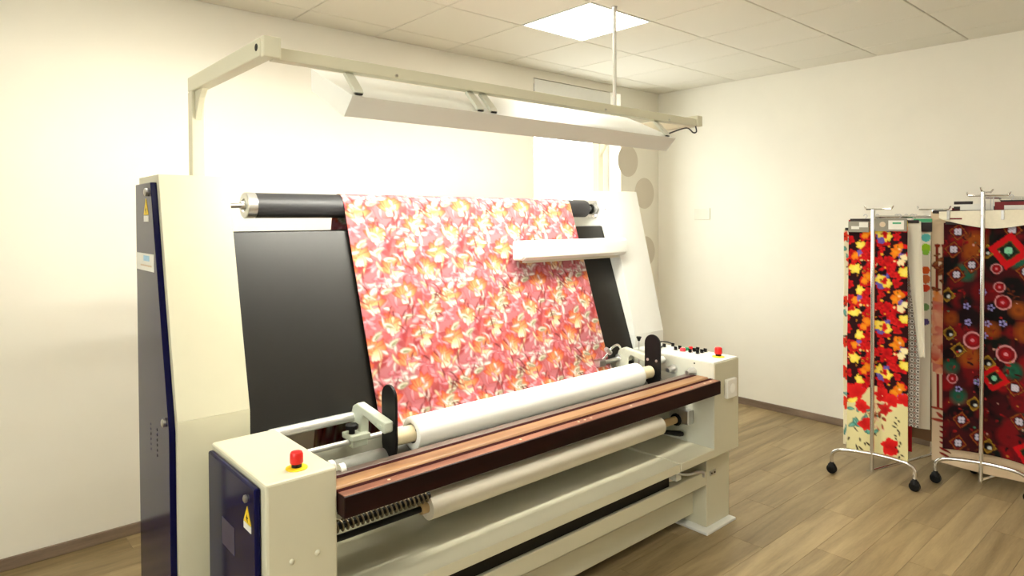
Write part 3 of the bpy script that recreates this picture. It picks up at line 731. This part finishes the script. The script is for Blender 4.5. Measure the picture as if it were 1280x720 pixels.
def boho_print():
    W, HH = 124, 310
    c = Canvas(W, HH, (52, 4, 10), False)
    for k in range(170):
        col = [(20,3,6),(96,6,12),(130,8,14),(10,6,6),(60,4,10),(110,8,14),(14,18,12)][k % 7]
        c.disc(U(0,W), U(0,HH), U(5,15), col, 0, 7)
    for (x, y, r) in ((92,44,14),(28,66,12),(86,192,10),(20,236,10),(100,256,10),(10,196,9)): c.disc(x, y, r, (24,84,62), 0, 9)
    for (x, y, r) in ((40,26,14),(60,142,10),(34,180,14),(100,140,12),(92,112,10),(34,40,10),(10,130,8)): c.disc(x, y, r, (140,66,12), 0, 10)
    for k in range(120): c.petal(U(0,W), U(0,HH), U(2,6), U(.8,2), U(0,6.3), [(150,10,18),(20,6,8),(110,50,16),(170,24,24),(60,6,12)][k % 5], (40,4,8), None, U(-.5,.5))
    grey = (196,190,206)
    def motif(x, y, r, a, b, ctr, n=4):
        c.diamond(x, y, r*1.45, (60,10,8), 0, .12); c.diamond(x, y, r*1.3, a, 0, .12); c.diamond(x, y, r*1.12, b, 0, .12); c.disc(x, y, r*.66, (14,8,8))
        for k in range(n): c.disc(x+math.cos(k*2*math.pi/n+.78)*r*.3, y+math.sin(k*2*math.pi/n+.78)*r*.3, r*.27, ctr)
        c.disc(x, y, r*.1, (30,20,20))
    for (x, y) in ((18,12),(12,36),(16,70),(84,8),(112,24),(112,86),(24,268),(88,214),(94,256),(20,300),(46,288),(36,56),(100,62)): motif(x, y, 9, (140,76,20), (100,12,14), grey)
    for (x, y) in ((54,38),(5,98),(118,130),(20,172),(56,186),(58,298),(8,150),(112,200),(40,244)): motif(x, y, 8, (168,130,36), (120,84,20), (200,204,196), 1)
    for (x, y, r) in ((80,36,20),(64,206,15),(104,294,14),(112,236,10)):
        c.diamond(x, y, r*1.25, (190,10,18), 0, .12); c.diamond(x, y, r*.7, (70,60,20), 0, .12); c.diamond(x, y, r*.58, (16,30,20), 0, .12); c.disc(x, y, r*.24, (130,200,160))
    for (x, y, r) in ((66,60,7),(74,104,10),(38,158,12),(78,172,12),(70,84,7),(112,160,9),(12,212,7)):
        c.disc(x, y, r, (206,140,140)); c.disc(x, y, r*.84, (120,8,16)); c.disc(x, y, r*.5, (150,14,22)); c.disc(x, y, r*.2, (214,130,140))
    for (x, y) in ((30,112),(32,134),(60,112),(74,132),(56,134),(50,92),(108,112),(20,226),(44,214),(108,180),(52,150)):
        for k in range(5): c.disc(x+3.2*math.cos(k*1.256), y+3.2*math.sin(k*1.256), 1.5, (150,144,206))
        c.disc(x, y, 1.4, (30,20,60))
    for k in range(70): c.disc(U(0,W), U(0,HH), U(.6,1.3), [(190,120,40),(196,40,40),(200,150,130),(60,120,90)][k % 4])
    return c
def stripe_print():
    W, HH = 60, 330
    c = Canvas(W, HH, (228, 204, 170), False)
    for x0 in (5, 12): c.rect(x0, x0+3, 44, 130, (130,40,24)); c.disc(x0+1.5, 44, 3, (130,40,24))
    for k in range(26): c.petal(U(3,18), U(50,130), U(3,6), U(1.5,3), U(0,6.3), (120,20,16), (170,110,60), (60,20,14))
    c.rect(2, 60, 112, 210, (206,120,100))
    for k in range(40): c.petal(U(3,24), U(112,210), U(6,12), U(3,6), U(0,6.3), [(196,30,34),(230,160,120),(226,130,40),(210,90,80)][k % 4], (232,176,140), None, U(-.4,.4), .85, 2)
    for x0 in (6, 12, 18): c.rect(x0, x0+3, 212, 256, (140,24,26))
    for k in range(8): c.petal(U(6,20), U(252,276), U(4,8), 2, U(0,6.3), (150,30,30), (180,80,60))
    for k in range(6): c.petal(15, 282+7*k, 7, 1.6, .3, (150,30,34), (120,20,20))
    return c

def sheet(name, parent, org, dx, dy, canvas_fn, nu, nv, thick=0.0025, pos=None):
    """grid sheet; pos(u,v) arrays -> (x,y,z); canvas_fn(u,v) -> rgb"""
    u, v = np.meshgrid(np.linspace(0, 1, nu), dx)
    x, y, z = pos(u, v)
    P = np.stack([x, y, z], -1).reshape(-1, 3)
    o3 = np.array([P[:,0].mean(), P[:,1].mean(), P[:,2].min()])
    n2 = len(dx)
    idx = np.arange(n2*nu).reshape(n2, nu)
    F = np.stack([idx[:-1,:-1], idx[1:,:-1], idx[1:,1:], idx[:-1,1:]], -1).reshape(-1, 4)
    me = bpy.data.meshes.new(name)
    me.vertices.add(len(P)); me.vertices.foreach_set('co', (P-o3).ravel())
    me.loops.add(F.size); me.loops.foreach_set('vertex_index', F.ravel().astype(np.int32))
    me.polygons.add(len(F)); me.polygons.foreach_set('loop_start', (np.arange(len(F))*4).astype(np.int32))
    me.polygons.foreach_set('use_smooth', np.ones(len(F), dtype=bool))
    me.update(calc_edges=True); me.validate()
    at = me.color_attributes.new('print', 'FLOAT_COLOR', 'POINT')
    C = canvas_fn(u, v).reshape(-1, 3); C4 = np.ones((len(P), 4)); C4[:, :3] = C
    at.data.foreach_set('color', C4.ravel())
    me.materials.append(M_print)
    o = bpy.data.objects.new(name, me)
    md = o.modifiers.new('cloth', 'SOLIDIFY'); md.thickness = thick; md.offset = 0
    return link(o, parent, o3)

# --- the printed fabric running over the machine
path = [(-0.86, .20), (-1.172, 1.79)]
for k in range(1, 13):
    a = math.radians(0+k*(180-18.4)/12)      # over the top of the roller
    path.append((-1.23+.0578*math.cos(a), 1.803+.0578*math.sin(a)))
t0 = path[-1]
path += [(t0[0]-(t0[1]-.90)*SL, .90), (-1.632, .842), (-1.675, .825), (-1.735, .835), (-1.778, .846)]
path = np.array(path)
sl = np.concatenate([[0], np.cumsum(np.hypot(*np.diff(path, axis=0).T))])
sroll = sl[1]
svals = np.concatenate([np.linspace(0, sroll*.72, 18), np.linspace(sroll*.72, sroll, 60)[1:], np.arange(sroll+.004, sl[-1], .0046), [sl[-1]]])
leafc = leaf_print()
leafc.a = sum(np.roll(np.roll(leafc.a, i, 0), j, 1)*w_ for i, j, w_ in ((0,0,.5),(1,0,.125),(-1,0,.125),(0,1,.125),(0,-1,.125)))
def fpos(u, v):
    yy = np.interp(v, sl, path[:,0]); zz = np.interp(v, sl, path[:,1])
    return -4.208+1.533*u, yy, zz
def fcol(u, v):
    return np.clip(leafc.sample(u*1.533/.0042, v/.0042), 0, 1)**1.15*np.array((.68, .64, .66))
fab = sheet('printed_fabric', None, None, svals, None, fcol, 334, len(svals), .0016, fpos)
tag(fab, 'pink and coral leaf printed fabric hanging over the machine roller', 'fabric')

# ------------------------------------------------------------------ sample racks
def rack(name, label, poles, ztop, zrail, yaw_dx, half, arms):
    """poles: [(x,y) front, (x,y) rear]; a base bar with two castors under each"""
    t = thing(name, (poles[0][0], poles[0][1], 0), label, 'rack', 'chrome sample racks')
    for k, (px, py) in enumerate(poles):
        cy('pole', M_chrome, t, (px, py, .066), (px, py, ztop), .0125, 16)
        lt('pole_cap', M_chrome, t, (px, py, ztop), (0, 0, 1), [(0, .0125), (.004, .010), (.006, 0)], 16)
        ends = []
        for s in (1, -1):
            ends.append((px-yaw_dx*s, py+half*s))
        (ax, ay), (bx_, by) = ends
        pts = [(ax, ay, .075), (ax, ay, .125), (ax+(px-ax)*.10, ay+(py-ay)*.10, .158), (ax+(px-ax)*.35, ay+(py-ay)*.35, .176), (px, py, .187),
               (bx_+(px-bx_)*.35, by+(py-by)*.35, .176), (bx_+(px-bx_)*.10, by+(py-by)*.10, .158), (bx_, by, .125), (bx_, by, .075)]
        tb('base_bar', M_chrome, t, smooth_path(pts, 7), .012, 12)
        for (cx, cyy) in ends:
            c = lt('castor', M_blackp, t, (cx-.016, cyy, .032), (1, 0, 0), [(0, 0), (0, .024), (.003, .031), (.013, .032), (.014, .02), (.018, .02), (.019, .032), (.029, .031), (.032, .024), (.032, 0)], 20)
            lt('castor_hood', M_blackp, c, (cx, cyy, .045), (0, 0, 1), [(0, .026), (.016, .024), (.026, .014), (.034, .013), (.034, 0)], 14)
    (ax, ay), (bx_, by) = poles[0], poles[-1]
    cy('hang_rail', M_chrome, t, (ax, ay, zrail), (bx_, by, zrail), .010, 12)
    cy('foot_rail', M_chrome, t, (ax, ay, .075), (bx_, by, .075), .009, 12)
    for (x, y0, y1, z) in arms:
        tb('hook_arm', M_chrome, t, [(x, y0+.012, z+.024), (x, y0+.004, z+.006), (x, y0, z), (x, y1, z), (x, y1-.004, z+.006), (x, y1-.010, z+.022)], .0055, 8)
    return t
rk1 = rack('sample_rack', 'chrome wheeled sample rack carrying the red and yellow floral cloth', [(-1.046, -2.452), (-.42, -2.62)], 1.79, 1.742, .043, .238,
           [(-1.046, -2.411, -2.56, 1.792), (-.42, -2.53, -2.71, 1.792)])
rk2 = rack('sample_rack', 'chrome wheeled sample rack carrying the dark red patterned cloth', [(-.71, -2.972), (-.16, -3.12)], 1.895, 1.862, .04, .238,
           [(-.71, -2.896, -3.10, 1.872), (-.16, -2.95, -3.25, 1.845)])
tb('hook_arm', M_chrome, rk2, [(-.725, -2.962, 1.925), (-.722, -2.966, 1.905), (-.718, -2.972, 1.893), (-.66, -3.0, 1.893), (-.645, -3.01, 1.91)], .0055, 8)

def sample(name, label, x, ya, yb, ztop, zbot, colfn, amp=.006, waves=3, hang_z=1.742, hx=None, header=None, step=.0055, taper=0.0, skew=0.0, cat='fabric sample', group='fabric samples on the racks', ph=0.0, cut=None):
    """cloth in the y-z plane clipped in a hanger bar; ya is the edge nearer the machine"""
    t = thing(name, (x, (ya+yb)/2, zbot), label, cat, group)
    wd = ya-yb; nu = max(6, int(wd/step)); nv = max(10, int((ztop-zbot)/step))
    def pos(u, v):
        s = v/(ztop-zbot)
        y = ya-wd*u + skew*s + taper*s*(u-.5)
        xx = x+amp*(.3+.7*s)*np.sin(u*waves*6.283+ph+s*1.5)+.004*np.sin(s*9+u*3)
        z = ztop-v + (cut(u)*s if cut else 0)
        return xx, y, z
    sheet('cloth', t, None, np.linspace(0, ztop-zbot, nv), None, colfn, nu, nv, .0025, pos)
    ym = (ya+yb)/2
    bx('hanger_bar', M_dkcard, t, x-.006, x+.006, yb+.01, ya-.01, ztop-.012, ztop+.008, bevel=.002)
    tb('hanger_hook', M_steel, t, smooth_path([(x, ym, ztop+.005), (x, ym, hang_z-.014 if hang_z-.014 > ztop+.01 else ztop+.012), (x, ym-.012, hang_z+.004), (x, ym, hang_z+.017), (x, ym+.013, hang_z+.006)], 4), .0028, 6)
    return t
fl_c = floral_print(); te_c = teal_print(); da_c = daisy_print(); bo_c = boho_print(); st_c = stripe_print()
def plain(rgb): 
    c = np.array(s2l(rgb))
    return lambda u, v: np.ones(u.shape+(3,))*c
def fit(c, hgt): return lambda u, v: c.sample(u*(c.w-.01), v/hgt*(c.h-.01))

s1 = sample('fabric_sample', 'red and yellow floral cloth with grey header card, frontmost on its rack', -.975, -2.272, -2.632, 1.722, .158, fit(fl_c, 1.564), .005, 2, cut=lambda u: -.0*u, taper=-.02)
bx('header_card', M_header, s1, -.990, -.982, -2.405, -2.275, 1.640, 1.712, bevel=.001)
bx('header_card', M_header, s1, -.992, -.984, -2.632, -2.412, 1.648, 1.728, bevel=.001)
bx('header_print', M_label, s1, -.9912, -.990, -2.40, -2.345, 1.672, 1.706)
bx('header_print', M_label, s1, -.9912, -.990, -2.345, -2.295, 1.660, 1.680)
bx('header_label', M_label, s1, -.9932, -.992, -2.616, -2.525, 1.660, 1.718)
bx('label_line', M_grcard, s1, -.9938, -.9932, -2.60, -2.55, 1.695, 1.706)
lt('header_photo', M_labeltan, s1, (-.992, -2.49, 1.692), (-1, 0, 0), [(0, 0), (0, .018), (.0012, .018), (.0012, 0)], 16)
sample('fabric_sample', 'cream cloth with teal leaves and orange flowers peeping out left of the floral cloth', -.925, -2.220, -2.50, 1.66, .165, fit(te_c, 1.5), .004, 2)
sample('fabric_sample', 'white cloth with rows of small ringed daisies right of the floral cloth', -.875, -2.43, -2.672, 1.655, .372, lambda u, v: da_c.sample(u*.242/.0030, v/.0030), .004, 1, step=.0026)
sample('fabric_sample', 'crumpled plain cream cloth hanging beside the daisy cloth', -.902, -2.585, -2.685, 1.712, .84, plain((232, 226, 206)), .009, 1.5, taper=.055, skew=-.06)
sample('fabric_sample', 'crimson cloth showing below the daisy cloth', -.77, -2.40, -2.60, 1.60, .17, lambda u, v: np.where((np.sin(v*30)+np.sin(u*9+v*11) > 1.0)[..., None], np.array(s2l((226,120,130))), np.array(s2l((160,18,30)))), .006, 2)
def tg(u, v):
    c = np.ones(u.shape+(3,))*np.array(s2l((228, 222, 202)))
    for (z, r, col) in ((.09, .028, (90,180,176)), (.16, .03, (150,196,40)), (.19, .02, (130,186,60)), (.31, .026, (214,90,30)), (.37, .03, (206,110,60)), (.43, .026, (206,70,40)), (.56, .024, (120,160,100)), (.66, .022, (90,80,130))):
        q = np.hypot((u-.90)*.30, v-z); c[q < r] = np.array(s2l(col))
    return c
sg = sample('fabric_sample', 'white cloth with teal, green and orange blots between the two racks', -.62, -2.36, -2.662, 1.69, .30, tg, .008, 2)
bx('header_card', M_grcard, sg, -.636, -.628, -2.67, -2.56, 1.704, 1.728)
bx('header_card', M_dkcard, sg, -.634, -.626, -2.67, -2.46, 1.64, 1.703)
sample('fabric_sample', 'dull brown cloth at the back of the rack nearest the machine', -.53, -2.36, -2.72, 1.66, .20, plain((120, 92, 66)), .006, 2)

s2 = sample('fabric_sample', 'dark red cloth with diamonds, rings and flowers, frontmost on its rack', -.645, -2.742, -3.28, 1.70, .20, fit(bo_c, 1.5), .006, 1.5, hang_z=1.862, cut=lambda u: .03*np.sin(u*3.14)+.0)
# cream cloth folded over its top edge, sagging in the middle
bm = NB(); n = 24; front = []
for k in range(n+1):
    f_ = k/n; y = -2.72-.66*f_
    zb = 1.665+.075*abs(2*f_-.9)**1.6
    front.append((y, 1.775+.012*f_, zb))
for xx in (-.668, -.656):
    pass
vs = {}
for side, xx in enumerate((-.668, -.655)):
    for k, (y, zt, zb) in enumerate(front):
        vs[(side, k, 0)] = bm.verts.new((xx, y, zt)); vs[(side, k, 1)] = bm.verts.new((xx, y, zb))
for k in range(n):
    bm.faces.new((vs[0,k,0], vs[0,k+1,0], vs[0,k+1,1], vs[0,k,1])); bm.faces.new((vs[1,k,1], vs[1,k+1,1], vs[1,k+1,0], vs[1,k,0]))
    bm.faces.new((vs[0,k,0], vs[1,k,0], vs[1,k+1,0], vs[0,k+1,0])); bm.faces.new((vs[0,k,1], vs[0,k+1,1], vs[1,k+1,1], vs[1,k,1]))
for k in (0, n): bm.faces.new((vs[0,k,0], vs[0,k,1], vs[1,k,1], vs[1,k,0]))
obj('folded_header', bm, M_cream, s2, .002)
for yy in (-2.775, -3.065): bx('hanger_clip', M_steel, s2, -.676, -.650, yy-.008, yy+.008, 1.72, 1.78, bevel=.002)
bx('header_stripe', M_redcard, s2, -.6692, -.668, -2.85, -2.77, 1.722, 1.732)
s3 = sample('fabric_sample', 'cream cloth with brown stripes and peach print left of the dark red cloth', -.60, -2.655, -3.32, 1.775, .090, lambda u, v: st_c.sample(u*.665/.0055, v/1.69*329), .010, 1.2, hang_z=1.862, taper=.02, skew=-.0)
s4 = sample('fabric_sample', 'deep red cloth under a dark header card behind the cream header', -.50, -2.75, -3.40, 1.80, .30, plain((110, 16, 22)), .006, 2, hang_z=1.862)
bx('header_card', M_dkcard, s4, -.514, -.507, -3.40, -3.02, 1.775, 1.845)
bx('header_card', M_redcard, s4, -.5155, -.514, -3.15, -2.99, 1.768, 1.835)
bx('header_label', M_label, s4, -.517, -.5155, -3.15, -3.04, 1.785, 1.812)
bx('header_card', M_label, s4, -.515, -.507, -2.98, -2.80, 1.77, 1.825)
bx('header_edge', M_dkcard, s4, -.516, -.506, -2.87, -2.765, 1.822, 1.842)
